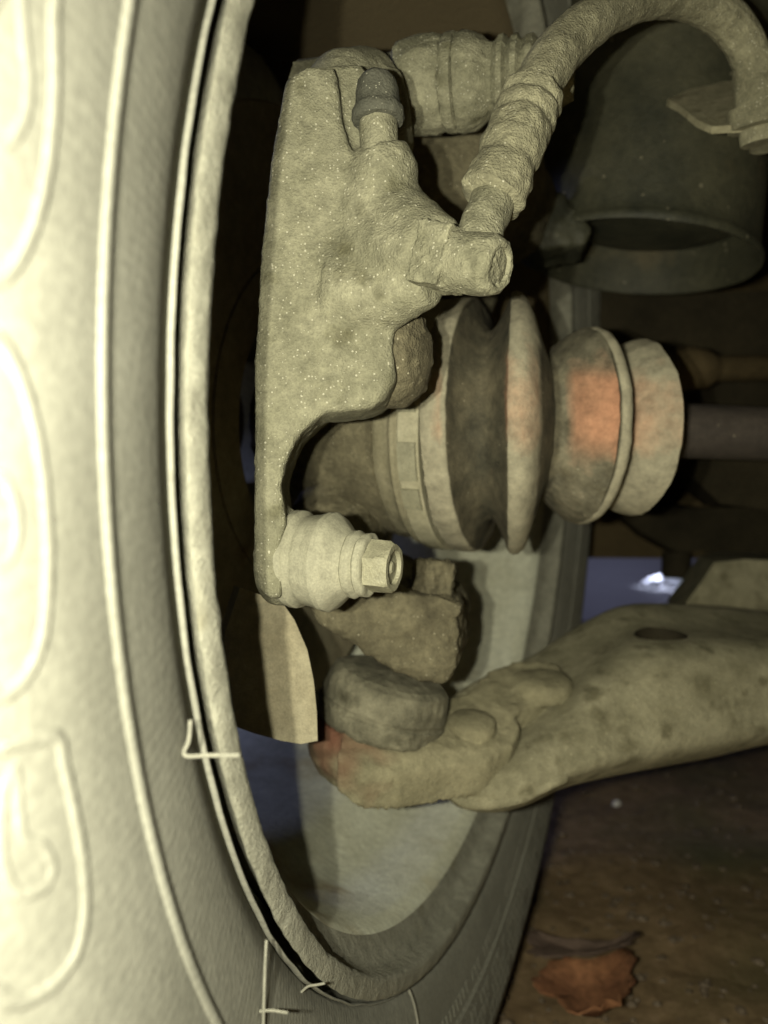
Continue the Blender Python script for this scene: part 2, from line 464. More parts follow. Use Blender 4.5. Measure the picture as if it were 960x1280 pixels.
def hexhead(org, ax, rad, h, chamfer=0.0012, dish=None, rot=0):
    mb = MB(); ax = Vector(ax).normalized()
    a = (Vector((0, 0, 1)) if abs(ax.z) < .9 else Vector((1, 0, 0))); a = (a - ax * a.dot(ax)).normalized(); b = ax.cross(a)
    def ring(t, r, round_=0):
        out = []
        for k in range(24):
            th = 2 * math.pi * k / 24 + rot
            kk = ((th - rot) % (math.pi / 3)) - math.pi / 6
            hx = r * math.cos(math.pi / 6) / math.cos(kk)
            rr = hx * (1 - round_) + r * 0.93 * round_
            out.append(Vector(org) + ax * t + (a * math.cos(th) + b * math.sin(th)) * rr)
        return out
    rs = [ring(0, rad), ring(h - chamfer, rad), ring(h, rad * 0.93, 0.7)]
    if dish:
        rs += [ring(h, rad * dish, 1), ring(h - chamfer * 1.2, rad * dish * 0.92, 1), ring(h - chamfer * 1.2, rad * dish * .4, 1), ring(h - chamfer * .5, rad * dish * .25, 1)]
    mb.rings(rs)
    return mb

# ================================================================== the setting
def ground():
    n = 90; mb = MB(); vs = []; fs = []
    xs = [-1.2 + 2.4 * i / n for i in range(n + 1)]; ys = [0.05 + 1.45 * j / n for j in range(n + 1)]
    for y in ys:
        for x in xs:
            e = min(1, max(0, min(x + 1.2, 1.2 - x, y - 0.05, 1.5 - y) / 0.25))
            z = e * (0.006 * noise.noise(Vector((x * 14, y * 14, 0))) + 0.004 * noise.noise(Vector((x * 45, y * 45, 3))) - 0.004)
            vs.append((x, y, z))
    for j in range(n):
        for i in range(n):
            a = j * (n + 1) + i
            fs.append((a, a + 1, a + n + 2, a + n + 1))
    mb.add(vs, fs)
    # outwards to the horizon, joined to the near patch
    B = 60
    x0, x1, y0, y1 = -1.2, 1.2, 0.05, 1.5
    for (a, b, c, d) in ((-B, x0, -B, B), (x1, B, -B, B), (x0, x1, -B, y0), (x0, x1, y1, B)):
        mb.add([(a, c, 0), (b, c, 0), (b, d, 0), (a, d, 0)], [(0, 1, 2, 3)])
    o = part('ground', mb.mesh('ground', sharp=None), 'ground')
    o['kind'] = 'structure'
    mb = MB(); mb.add([(-2.5, 1.9, .004), (6, 1.9, .004), (6, 12, .004), (-2.5, 12, .004)], [(0, 1, 2, 3)])
    o = part('pavement', mb, 'pavement'); o['kind'] = 'structure'
    mb = MB(); mb.add([(-3, 0.75, .004), (-0.16, 0.75, .004), (-0.16, 1.89, .004), (-3, 1.89, .004)], [(0, 1, 2, 3)])
    o = part('pavement', mb, 'pavement'); o['kind'] = 'structure'
ground()

# ================================================================== wheel
wheel = thing('wheel', (C.x, C.y, 0), 'dusty turned wheel with beige tyre and rim, filling the left edge', 'wheel')
def build_wheel():
    tp = [(-.018, .2105), (-.0175, .2175), (-.0165, .2226), (-.0050, .2232), (-.0026, .2246), (.0006, .2315), (.0028, .238), (.0043, .243), (.0060, .249), (.0078, .256),
          (.0092, .263), (.0101, .270), (.0104, .277), (.0099, .284), (.0080, .291), (.0050, .298), (.0010, .304), (-.0045, .309), (-.012, .3125), (-.03, .315), (-.06, .3165), (-.1, .317),
          (-.14, .3165), (-.17, .315), (-.19, .312), (-.203, .303), (-.213, .288), (-.215, .275), (-.212, .255), (-.203, .235), (-.195, .222), (-.18, .214),
          (-.17, .23), (-.165, .26), (-.15, .295), (-.1, .303), (-.05, .295), (-.035, .26), (-.03, .23), (-.026, .2110)]
    mb = MB(); seg = 320
    rs = []
    for k in range(seg):
        th = 2 * math.pi * k / seg
        ring = []
        for t, r in tp:
            p = Wp(t, r, th)
            # the loaded tyre is squashed flat where it stands
            if p.z < 0.001: p = Vector((p.x, p.y, 0.001 + (p.z - 0.001) * 0.02))
            ring.append(p)
        rs.append(ring)
    mb.rings(rs, loop=True)
    me = mb.mesh('tyre', sharp=None)
    me.validate()
    bvh = BVHTree.FromPolygons([v.co.copy() for v in me.vertices], [tuple(p.vertices) for p in me.polygons])
    tyre = part('tyre', me, 'tyre', wheel, 'dusty black rubber tyre with raised letters on its sidewall')
    def hit(px, py, lift=0.0):
        d = (P(px, py, 1) - cam.location).normalized()
        loc, nor, i, dist = bvh.ray_cast(Vector(cam.location), d)
        if loc is None: return None
        if nor.dot(d) > 0: nor = -nor
        return loc + nor * lift
    # circular ribs moulded on the sidewall
    def rib(t, r, rad, name='sidewall_rib'):
        mb = MB(); rs = []
        for k in range(320):
            th = 2 * math.pi * k / 320
            rs.append([Wp(t + rad * math.sin(a) * 0.7, r + rad * math.cos(a), th) for a in [2 * math.pi * q / 8 for q in range(8)]])
        mb.rings(rs, loop=True)
        return part(name, mb.mesh(name, sharp=None), 'tyre', tyre)
    rib(.0062, .2510, .0015)
    # bead guard: a thin uneven lip beside the rim
    mb = MB(); rs = []
    for k in range(640):
        th = 2 * math.pi * k / 640
        w = 0.0004 * noise.noise(Vector((k * .21, 0, 0))) + 0.0003 * noise.noise(Vector((k * .03, 7, 0)))
        rs.append([Wp(-.0032 + .0013 * math.sin(a), .2233 + w + .00045 * math.cos(a), th) for a in [2 * math.pi * q / 8 for q in range(8)]])
    mb.rings(rs, loop=True)
    part('bead_lip', mb.mesh('bead_lip', sharp=None), 'tyre', tyre)
    # raised letters: outlined shapes, seen only in part at the left edge
    letters = [
        [[(58, -60), (67, 30), (68, 110), (62, 190), (50, 255), (28, 315), (-5, 350), (-50, 340), (-80, 250), (-88, 100), (-75, -40)],
         [(18, -30), (30, 50), (36, 110), (28, 155), (4, 180), (-24, 160), (-34, 60)]],
        [[(-15, 425), (15, 450), (40, 520), (55, 610), (60, 710), (52, 800), (28, 850), (-10, 868), (-50, 800), (-75, 640), (-55, 480)],
         [(0, 598), (16, 622), (22, 660), (12, 698), (-15, 700), (-24, 640)]],
        [[(3, 936), (40, 924), (72, 924), (80, 955), (92, 1010), (104, 1080), (106, 1145), (93, 1198), (58, 1238), (10, 1250), (-40, 1200), (-60, 1050), (-40, 960)],
         [(18, 960), (24, 1010), (30, 1048), (52, 1056), (66, 1082), (56, 1110), (22, 1116), (4, 1080), (2, 1010)]]]
    for loops in letters:
        mb = MB()
        for j, lp in enumerate(loops):
            pts = catmull([Vector((x, y, 0)) for x, y in lp], 8, True)
            ps = [hit(p.x, p.y, -0.0014) for p in pts]
            ps = [p for p in ps if p is not None]
            if len(ps) > 8:
                mb.tube(ps + ps[:2], 0.0019 if j == 0 else 0.0017, 12)
        part('raised_letter', mb.mesh('raised_letter', sharp=None), 'tyre', tyre)
    # moulding whiskers and flash lines
    wh = [[(238, 900), (236, 925), (231, 944), (262, 944), (300, 944)], [(213, 388), (216, 394), (236, 394), (261, 396)],
          [(333, 1175), (331, 1215), (329, 1285)], [(325, 1264), (340, 1263), (360, 1266)], [(377, 1240), (385, 1233), (396, 1231), (406, 1229)],
          [(511, 1237), (518, 1257), (524, 1290)]]
    for w in wh:
        ps = []
        for x, y in w:
            p = hit(x, y, 0.0014)
            ps.append(p)
        # moulding hairs stand clear of the sidewall, hanging on by their roots
        d0 = min((p.y for p in ps if p is not None), default=None)
        if d0 is None: continue
        ps = [P(x, y, d0 - .0005 - .0006 * q) for q, (x, y) in enumerate(w)]
        rr = 0.00034 if ps[0].y < .25 else 0.0005
        part('rubber_whisker', MB().tube(catmull(ps, 5), rr, 8), 'whisker', tyre)
    # small raised block pattern on the far half of the sidewall
    mb = MB()
    for row in range(6):
        r0 = .2425 + row * .0062
        for k in range(150):
            th = R(-115) + k * R(1.15) + (row % 2) * R(0.5)
            if random.random() < 0.12: continue
            def st(r):
                for (ta, ra), (tb, rb) in zip(tp, tp[1:]):
                    if ra <= r <= rb: return ta + (tb - ta) * (r - ra) / (rb - ra)
                return .015
            a, b = th, th + R(0.85)
            r1 = r0 + .0042
            vs = []
            for lift in (-.0006, .00025):
                vs += [Wp(st(r0) + lift, r0, a), Wp(st(r0) + lift, r0, b), Wp(st(r1) + lift, r1, b), Wp(st(r1) + lift, r1, a)]
            mb.add(vs, [(4, 5, 6, 7), (0, 1, 5, 4), (1, 2, 6, 5), (2, 3, 7, 6), (3, 0, 4, 7)])
    o = part('sidewall_blocks', mb.mesh('sidewall_blocks', sharp=20), 'tyre', tyre, kind='stuff')

    # rim
    rim_me = MB().revolve([(-.0125, .2055), (-.02, .2018), (-.035, .2), (-.05, .1985), (-.058, .194), (-.066, .187), (-.078, .183), (-.12, .182), (-.15, .183), (-.175, .196), (-.185, .206),
                                    (-.187, .210), (-.182, .2115), (-.17, .2), (-.15, .188), (-.12, .186), (-.08, .187), (-.06, .198), (-.05, .2025), (-.02, .2058), (-.0125, .2085)],
                                   C, N, 256, loop=True).mesh('rim', sharp=None)
    color_attr(rim_me, lambda p: (min(1, max(0, (p - C).dot(V) / .12 + .25 + .5 * noise.noise(p * 14))), 0))  # upper half painted browner and darker, for dirt and weaker light there
    rim = part('rim', rim_me, 'bore', wheel, 'dusty steel rim bore, coloured browner and dimmer at the top')
    mb = MB(); rs = []
    for k in range(720):
        th = 2 * math.pi * k / 720
        e = 0.0006 * noise.noise(Vector((k * .45, 0, 0))) + 0.0005 * noise.noise(Vector((k * .12, 3, 0)))
        w = 0.0005 * noise.noise(Vector((k * .3, 9, 0)))
        q = [0.0004 * noise.noise(Vector((k * .4, 20 + z * 5, 0))) for z in range(5)]
        prof = [(-.0123, .2052), (-.0102, .2085), (-.0086, .2120), (-.0060, .2138), (-.0025, .2143 + e * .3), (-.0006, .2146 + e), (.0001 + q[0], .2153 + e * .6), (.0003 + q[1], .2168), (.0004 + q[2], .2184), (.0003 + q[3], .2199), (.0001 + q[4], .2209 + w * .5), (-.0002, .2215 + w), (-.0007, .2214 + w), (-.0014, .2190), (-.0040, .2172), (-.0085, .2150), (-.0122, .2084)]
        rs.append([Wp(t, r, th) for t, r in prof])
    mb.rings(rs, loop=True)
    part('flange', mb.mesh('flange', sharp=60), 'rim', rim, 'pale crusted rim flange')
    # centre and spokes
    mb = MB().revolve([(-.128, .03), (-.128, .082), (-.138, .088), (-.146, .082), (-.146, .03)], C, N, 64, loop=True)
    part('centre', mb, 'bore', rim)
    for k in range(5):
        th0 = 2 * math.pi * k / 5 + R(18)
        rs = []
        for r, w, t in ((.078, .030, -.134), (.1, .026, -.126), (.14, .026, -.122), (.17, .032, -.126), (.186, .042, -.134)):
            d = w / r
            rs.append([Wp(t, r, th0 - d), Wp(t + .004, r, th0), Wp(t, r, th0 + d), Wp(t - .012, r, th0 + d), Wp(t - .014, r, th0), Wp(t - .012, r, th0 - d)])
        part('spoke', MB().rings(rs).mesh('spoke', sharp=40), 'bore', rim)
    return tyre
build_wheel()

# ================================================================== brake disc
def build_disc():
    o = thing('brake_disc', Wp(-.1, .141, R(-90)), 'brown iron brake disc in shadow inside the rim', 'brake disc')
    mb = MB().revolve([(-.093, .078), (-.093, .1395), (-.0945, .141), (-.101, .141), (-.101, .078)], C, N, 128, loop=True)
    part('friction_ring', mb, 'disc', o)
    mb = MB().revolve([(-.107, .078), (-.107, .141), (-.1135, .141), (-.115, .1395), (-.115, .078)], C, N, 128, loop=True)
    part('friction_ring', mb, 'disc', o)
    mb = MB().revolve([(-.092, .06), (-.092, .0775), (-.13, .0775), (-.13, .03), (-.124, .03), (-.124, .06)], C, N, 96, loop=True)
    part('disc_hat', mb, 'disc', o)
build_disc()

# splash plate: the flat strip that hangs under the caliper
def build_plate():
    pts = [(300, 735), (352, 752), (368, 775), (384, 812), (392, 850), (396, 890), (397, 926), (376, 930), (352, 926), (318, 917), (285, 905), (280, 860), (282, 790)]
    front = [P(x, y, .272 - (x - 340) * .00006) for x, y in pts]
    me = MB().prism(front, (-.004, .010, 0)).mesh('bracket_plate')
    solo('bracket_plate', me, 'disc', 'flat beige plate hanging below the lower slide pin, left side in brown shadow', 'bracket', tuple(P(340, 926, .275)))
build_plate()

# ================================================================== steering knuckle
knuckle = thing('steering_knuckle', P(480, 850, .335), 'brown dusty cast steering knuckle behind the brake caliper', 'knuckle')
def build_knuckle():
    # bearing housing round the joint
    prof = [(-.108, .026), (-.104, .032), (-.095, .035), (-.072, .040), (-.058, .0435), (-.0575, .0455), (-.041, .049), (-.037, .050), (-.0355, .046), (-.0355, .02)]
    mb = MB().revolve(prof, C, N, 128, wob=.035, key=3)
    me = subdiv(mb.mesh('bearing_housing'), 1)
    roughen(me, .0011, 60, .0005, 240, 2)
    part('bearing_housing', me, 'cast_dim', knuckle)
    # lower lug that clamps the ball joint pin
    mb = MB()
    poly = [P(x, y, .311) for x, y in [(382, 700), (430, 676), (500, 722), (510, 743), (545, 746), (566, 752), (577, 772), (576, 825), (557, 851), (522, 844), (475, 829), (440, 800), (388, 768)]]
    mb.prism(poly, (.008, .040, .004), .98)
    mb.prism(poly, (0, -.008, -.001), .86)
    mb.prism([p + Vector((0, -.0078, -.001)) for p in poly], (0, -.004, -.001), .68)
    mb.prism([P(x, y, .300) for x, y in [(506, 741), (560, 747), (579, 757), (577, 769), (540, 768), (503, 756)]], (.002, .03, .001))
    mb.tube([P(400, 720, .335), P(430, 640, .362)], .022, 16)
    me = roughen(fuse(mb, .0012, 14, 'clamp_lug'), .0012, 62, .0007, 260, 4)
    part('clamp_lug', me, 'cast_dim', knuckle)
    b = hexhead(P(539, 752, .314), P(545, 690, .314) - P(539, 752, .314), .0094, .0165, .0015, None, R(20))
    b.revolve([(0, .0125), (.003, .0125), (.0035, .0115)], P(538, 754, .314), P(545, 690, .314) - P(539, 752, .314), 24)
    me = roughen(fuse(b, .0007, 2, 'pinch_bolt'), .0005, 200, .0006, 500, 8)
    part('pinch_bolt', me, 'cast_dim', knuckle)
    # upper arm of the knuckle, dim between hose and slide pin
    mb = MB()
    mb.prism([P(x, y, .345) for x, y in [(470, 150), (560, 165), (660, 150), (675, 200), (655, 262), (610, 290), (560, 400), (480, 420), (455, 300)]], (.02, .05, 0))
    me = roughen(fuse(mb, .002, 6, 'upright_arm'), .002, 70, 0, 0, 1)
    part('upright_arm', me, 'cast_dim', knuckle)
build_knuckle()
# ================================================================== drive shaft
axle = thing('drive_shaft', C - Vector((0, 0, .055)), 'drive shaft with ribbed rubber joint boot running to the right', 'drive shaft')
SH = .0123   # how far the joint stands inboard
def build_axle():
    C0 = C + N * SH
    prof = [(-.050, .020), (-.050, .0485), (-.0475, .0505), (-.042, .0515), (-.040, .0535), (-.0385, .0535), (-.0375, .0525)]
    me = roughen(subdiv(MB().revolve(prof + [(-.03, .0525), (-.03, .02)], C0, N, 128).mesh('joint_cup'), 1), .0004, 150, 0, 0, 3)
    part('joint_cup', me, 'cv', axle)
    # clamp band and its raised tongue
    band = MB().revolve([(-.0365, .051), (-.0365, .0548), (-.0358, .0553), (-.0282, .0553), (-.0275, .0548), (-.0275, .051)], C0, N, 128, loop=True)
    bo = part('clamp_band', band, 'clamp', axle)
    for a0, a1 in ((192, 208), (212, 222), (165, 180)):
        rs = []
        for k in range(9):
            th = R(a0 + (a1 - a0) * k / 8)
            rs.append([Wp(-.0358 + SH, .0549, th), Wp(-.0358 + SH, .0565, th), Wp(-.0284 + SH, .0565, th), Wp(-.0284 + SH, .0549, th)])
        part('clamp_tongue', MB().rings(rs), 'pale_bolt', bo)
    # the boot, bent by the steering lock: ring stations (advance mm, radius mm, heading deg)
    st = [(0, 50, 22), (.3, 55.0, 22), (2.5, 55.6, 22), (7.0, 55.7, 21), (9.0, 55.2, 21), (9.8, 53.9, 21), (10.2, 51, 21), (11.5, 46, 19.5), (14, 41.5, 17), (16, 41, 15), (18, 43.5, 13), (20.0, 47.5, 12),
          (21.6, 51.5, 11), (22.5, 54.4, 10.5), (23.0, 55.8, 10), (24.5, 56.3, 9), (26.5, 55.6, 8), (28.3, 53.5, 7), (29.8, 50, 6), (31.5, 43.5, 4), (33.5, 36, 2), (35.5, 30.5, 0), (37.5, 31.0, -2), (41, 35.0, -4), (46, 39.0, -6), (50, 41.8, -8), (52, 42.6, -8.5),
          (52.6, 41.2, -9), (53.3, 42.6, -9), (55, 43.2, -9.5), (56.6, 42.4, -10), (57.6, 39.5, -10.5), (58.8, 33, -11), (60.5, 25.5, -12), (62.5, 26.5, -12.5), (66, 31.5, -13), (71, 36.0, -13), (76, 38.4, -13), (78.6, 39.0, -13), (80.0, 37.5, -13),
          (81, 30, -13), (82, 22, -13), (84, 17.5, -13), (94, 17, -13), (94.5, 13, -13)]
    pos = C + N * (-.0272 + SH)
    last = 0; rs = []; seg = 128; info = []
    for s, r, hd in st:
        h = R(hd); ax = Vector((math.cos(h), -math.sin(h), -.012)).normalized()
        pos = pos + ax * (s - last) * .001; last = s
        up = Vector((0, 0, 1)); up = (up - ax * ax.z).normalized(); sd = ax.cross(up)
        ring = []
        for k in range(seg):
            th = 2 * math.pi * k / seg
            rr = r * .001 * (1 + .010 * noise.noise(Vector((math.cos(th) * 2, math.sin(th) * 2, s * .09))))
            # the folds are squeezed together on the near side
            ring.append(pos + (up * math.cos(th) + sd * math.sin(th)) * rr)
        rs.append(ring); info.append((s, r))
    end_pos, end_ax = pos.copy(), ax.copy()
    me = MB().rings(rs, cap0=False, cap1=False).mesh('boot', sharp=50)
    nr = len(rs)
    a = me.color_attributes.new('wear_shade', 'FLOAT_COLOR', 'POINT')
    for i in range(nr):
        s, r = info[i]
        dusty_ridge = 1.0 if (s <= 9.2 or 22.8 <= s <= 31 or 53 <= s <= 59.2 or 66 <= s <= 80.6) else (0.40 if s > 36 else 0.08)
        if abs(s - 52.6) < .1 or 9.5 < s < 11 or 20.5 < s < 22.7 or 60 < s < 64: dusty_ridge = -.6
        for k in range(seg):
            p = rs[i][k]
            # clay rubbed on the face turned to the open side
            front = max(0, (C.y - p.y) / .045)
            hz = 1 - min(1, abs((p.z - C.z - .003 - .008 * noise.noise(Vector((s * .2, k * .2, 0))))) / .026)
            org = 0
            if 38 <= s <= 52.3: org = 1.1
            elif 62 < s < 67: org = .9
            elif 68 <= s <= 80 : org = .5
            elif 22 <= s <= 31: org = .45
            elif 4 <= s <= 8: org = .4
            a.data[i * seg + k].color = (dusty_ridge, max(0, org * min(1, hz * 1.6) * min(1, front)) if hz > 0 else 0, 0, 1)
    roughen(me, .0006, 70, .0004, 220, 3)
    part('boot', me, 'bellows', axle, 'ribbed rubber boot with dusty ridges and orange clay rubbed on it')
    # shaft
    q = end_pos - end_ax * .03
    mb = MB().tube([q, end_pos + end_ax * .10, end_pos + end_ax * .30], .0125, 48)
    part('shaft', mb, 'shaft', axle, 'plain dark shaft')
    # inner joint boot at the right edge
    e = P(957, 540, .40)
    prof = [(0, .013), (.001, .019), (.004, .0215), (.009, .0215), (.011, .018), (.016, .018), (.02, .026), (.028, .030), (.034, .026), (.04, .026), (.048, .035), (.055, .036)]
    k = (e - end_pos).dot(end_ax)
    part('inner_boot', MB().revolve(prof, end_pos + end_ax * (k - .002), end_ax, 64), 'boot_pale', axle)
build_axle()

# ================================================================== brake caliper
caliper = thing('brake_caliper', P(380, 750, .245), 'large dusty beige cast brake caliper beside the rim', 'brake caliper')
def build_caliper():
    mb = MB()
    # back plate along the rim
    poly = [(356, 98), (382, 80), (420, 80), (424, 110), (428, 150), (440, 190), (470, 250), (455, 330), (430, 420), (425, 500), (402, 518), (372, 545), (357, 580), (350, 608), (354, 627), (358, 650), (352, 700), (354, 750), (338, 751), (322, 740), (316, 690), (315, 640), (317, 560), (318, 450), (324, 330), (338, 200)]
    front = [P(x, y, .228 + .0 * x) for x, y in poly]
    mb.prism(front, (-.003, .045, 0), .98)
    # piston cylinder, along the wheel axis
    cy = P(455, 386, .262)
    mb.revolve([(-.001, .034), (.000, .0350), (.002, .0350), (.004, .0340), (.007, .031)], cy, N, 64)
    mb.prism([P(x, y, .229) for x, y in [(410, 300), (470, 320), (505, 385), (492, 405), (489, 440), (494, 470), (482, 494), (462, 508), (430, 513), (400, 516)]], (.002, .03, 0))
    # shoulder and port boss leaning to the hose union
    boss0, boss1 = P(430, 325, .236), P(545, 318, .2200)
    mb.tube([P(418, 345, .2575), P(450, 335, .2475), P(490, 325, .2345), boss1], [.0225, .0205, .0160, .0108], 32)
    mb.tube([P(455, 265, .242), P(500, 285, .232), boss1], [.014, .0125, .010], 24)
    mb.tube([P(440, 370, .238), P(500, 365, .228), P(540, 350, .222)], [.016, .0095, .0075], 24)
    # bleed screw boss
    mb.tube([P(468, 300, .238), P(476, 240, .2330), P(483, 205, .2305), P(479, 180, .2290)], [.0150, .0112, .0100, .0072], 28)
    mb.tube([P(440, 230, .240), P(455, 195, .24)], [.009, .006], 20)
    # upper corner
    mb.tube([P(408, 150, .252), P(430, 115, .262), P(460, 112, .275)], [.012, .0130, .0135], 20)
    mb.prism([P(x, y, .260) for x, y in [(440, 76), (500, 84), (512, 130), (506, 160), (480, 190), (440, 190)]], (.003, .03, 0))
    mb.prism([P(x, y, .2345) for x, y in [(384, 82), (450, 76), (468, 100), (474, 150), (470, 200), (440, 240), (395, 210), (372, 130)]], (0, .036, 0))
    # lower ear for the slide pin
    e0 = P(355, 697, .2440)
    mb.revolve([(-.0035, .0144), (-.001, .0152), (.0020, .0152), (.0030, .0146)], e0, N, 40)
    me = fuse(mb, .0011, 18, 'body')
    roughen(me, .0006, 42, .00020, 420, 1)
    part('body', me, 'cast', caliper)
    # dark rounded end of the piston housing below the union
    mb = MB()
    mb.revolve(dense([(-.014, .0165), (.000, .0172), (.006, .0160), (.0105, .0120), (.0125, .007)]), P(486, 444, .2500), N, 64)
    me = roughen(subdiv(mb.mesh('piston_housing'), 1), .0008, 90, .0004, 420, 6)
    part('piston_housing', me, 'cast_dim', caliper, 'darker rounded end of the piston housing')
    # bleed screw and its black cap
    bl = P(474, 184, .2280)
    bax = (P(471, 95, .2285) - bl).normalized()
    bs = part('bleed_screw', roughen(subdiv(MB().revolve([(-.004, .0055), (.003, .0057), (.0078, .0055), (.0085, .0045), (.013, .004)], bl, bax, 32).mesh('bleed_screw'), 1), .0004, 300), 'cast', caliper)
    cap = MB().revolve([(0, .0052), (.0002, .0072), (.0012, .0076), (.0032, .0076), (.0042, .0070), (.0048, .0066), (.0090, .0062), (.0118, .0057), (.0134, .0046), (.0142, .0025), (.0143, .0)], bl + bax * .0072, bax, 40)
    part('dust_cap', roughen(subdiv(cap.mesh('dust_cap', sharp=50), 1), .0003, 400), 'cap', bs, 'black rubber cap sprinkled with dust')
    # lower slide pin boot and bolt
    prof = dense([(-.001, .0136), (.0004, .0146), (.0016, .0150), (.0034, .0150), (.0040, .0143), (.0048, .0137), (.0058, .0136), (.0066, .0138), (.0090, .0141), (.0110, .0146), (.0126, .0151), (.0142, .0150), (.0156, .0140), (.0186, .0108), (.0200, .0094), (.0206, .0100), (.0220, .0102), (.0228, .0096), (.0236, .0086), (.0236, .004)], .1)
    pb = part('slide_pin_boot', roughen(subdiv(MB().revolve(prof, e0 + N * .0030, N, 72, wob=.012, key=5).mesh('slide_pin_boot', sharp=28), 1), .00025, 240, 0, 0, 2), 'boot_pale', caliper, 'pale smooth rubber slide pin boot')
    f = e0 + N * .0264
    part('washer', roughen(subdiv(MB().revolve([(0, .006), (.0001, .0088), (.0008, .0096), (.0024, .0097), (.003, .0088), (.003, .006)], f, N, 40).mesh('washer'), 1), .0004, 260), 'boot_pale', caliper)
    part('guide_bolt', roughen(subdiv(hexhead(f + N * .003, N, .0080, .0074, .0010, .70, R(10)).mesh('guide_bolt', sharp=40), 1), .0002, 300), 'pale_bolt', caliper, 'pale hexagonal guide pin bolt')
    # upper slide pin: sleeve, boot ring, bellows
    u0 = P(468, 115, .292)
    ax = (N + Vector((0, .12, .02))).normalized()
    mb = MB().revolve([(-.028, .0130), (.0, .0130), (.0035, .0120), (.0085, .0120), (.0105, .0150), (.0130, .0158), (.0235, .0160), (.0262, .0152), (.0275, .013)], u0, ax, 48, wob=.05, key=1)
    part('pin_sleeve', roughen(subdiv(mb.mesh('pin_sleeve'), 1), .0008, 100, .0006, 380, 5), 'cast', caliper)
    mb = MB().revolve([(.0268, .0130), (.0270, .0158), (.0282, .0164), (.0308, .0164), (.0314, .0152), (.0319, .0160), (.0335, .0166), (.0375, .0160), (.0405, .0142), (.043, .0122),
                       (.0445, .0120), (.0465, .0138), (.0482, .0138), (.0495, .0118), (.0512, .0134), (.0530, .0134), (.0545, .0113), (.0562, .0128), (.058, .0128), (.0595, .0108), (.062, .0122), (.065, .0118), (.072, .009)], u0, ax, 56, wob=.03, key=2)
    part('slide_pin_boot', roughen(subdiv(mb.mesh('slide_pin_boot'), 1), .0004, 180, .0004, 420, 6), 'cast', caliper, 'crusted upper slide pin boot with ribbed bellows')
build_caliper()

# ================================================================== brake hose
hose = thing('brake_hose', P(600, 340, .22), 'dusty brake hose arching over from its union on the caliper', 'brake hose')
def build_hose():
    b0 = P(541, 322, .2185); bdir = Vector((.79, -.54, -.29)).normalized()
    # square-sided union block
    side = bdir.cross(Vector((0, 0, 1))).normalized(); up = side.cross(bdir).normalized()
    mb = MB()
    mb.box(b0 + bdir * .0030, bdir * .0050, side * .0078, up * .0082)
    mb.revolve([(-.002, .0078), (.009, .0076)], b0, bdir, 32)
    me = roughen(fuse(mb, .0006, 3, 'union_block'), .0005, 200, .0003, 600, 3)
    part('union_block', me, 'cast', hose)
    # ring of the union and the bolt through it
    mb = MB().revolve(dense([(0, .006), (0, .0076), (.0008, .0082), (.008, .0083), (.0118, .0080), (.0138, .0072), (.0145, .0062), (.0144, .0052), (.0134, .0048), (.0136, .0044), (.0140, .0030), (.0141, .0)]), b0 + bdir * .0072, bdir, 48)
    part('banjo_bolt', roughen(subdiv(mb.mesh('banjo_bolt', sharp=50), 1), .0003, 220, .0002, 600, 9), 'cast', hose, 'round union bolt head with a recessed face')
    # the neck, the crusted ferrule, the rubber
    neck = catmull([P(594, 312, .2125), P(605, 278, .216), P(619, 245, .2205)], 8)
    part('neck', roughen(MB().tube(neck, .0062, 28).mesh('neck'), .0005, 250), 'cast', hose)
    fer = catmull([P(613, 252, .2200), P(622, 232, .2210), P(636, 198, .2235), P(650, 162, .227), P(660, 136, .230), P(666, 122, .232)], 10)
    n = len(fer)
    rad = []
    for i in range(n):
        f = i / (n - 1)
        base = .0070 + .0022 * min(1, f / .08)
        for c, w, dp in ((.36, .045, .0011), (.64, .03, .0009), (.80, .03, .0007)):
            base -= dp * math.exp(-((f - c) / w) ** 2)
        if f > .93: base -= (f - .93) / .07 * .0012
        rad.append(base)
    me = roughen(subdiv(MB().tube(fer, rad, 48).mesh('ferrule', sharp=None), 1), .0006, 110, .0004, 300, 7)
    part('ferrule', me, 'hose', hose, 'crusted ridged hose ferrule')
    pts = catmull([P(662, 132, .2312), P(678, 96, .236), P(700, 64, .242), P(732, 33, .250), P(775, 6, .262), P(825, -6, .275), P(872, 2, .288), P(912, 28, .298), P(936, 66, .304), P(948, 112, .308)], 14)
    n = len(pts)
    rs = []; nrm = None; seg = 64
    for i, p in enumerate(pts):
        t = (pts[min(i + 1, n - 1)] - pts[max(i - 1, 0)]).normalized()
        if nrm is None: nrm = t.orthogonal().normalized()
        nrm = (nrm - t * nrm.dot(t)).normalized(); bn = t.cross(nrm)
        ring = []
        for k in range(seg):
            th = 2 * math.pi * k / seg
            r = .0073 * (1 + .014 * math.cos(th * 16)) + .0004 * noise.noise(p * 120 + Vector((math.cos(th), math.sin(th), 0)))
            ring.append(p + (nrm * math.cos(th) + bn * math.sin(th)) * r)
        rs.append(ring)
    part('rubber_hose', MB().rings(rs).mesh('rubber_hose', sharp=None), 'hose', hose, 'dusty rubber hose with fine lengthwise ribs')
    d = (P(952, 160, .31) - P(948, 100, .307)).normalized()
    part('end_fitting', roughen(subdiv(MB().revolve([(-.008, .0085), (.004, .0092), (.010, .0092), (.0105, .012), (.018, .012), (.0185, .008), (.024, .008)], P(947, 98, .307), d, 32).mesh('end_fitting'), 1), .0005, 200), 'hose', hose)
build_hose()

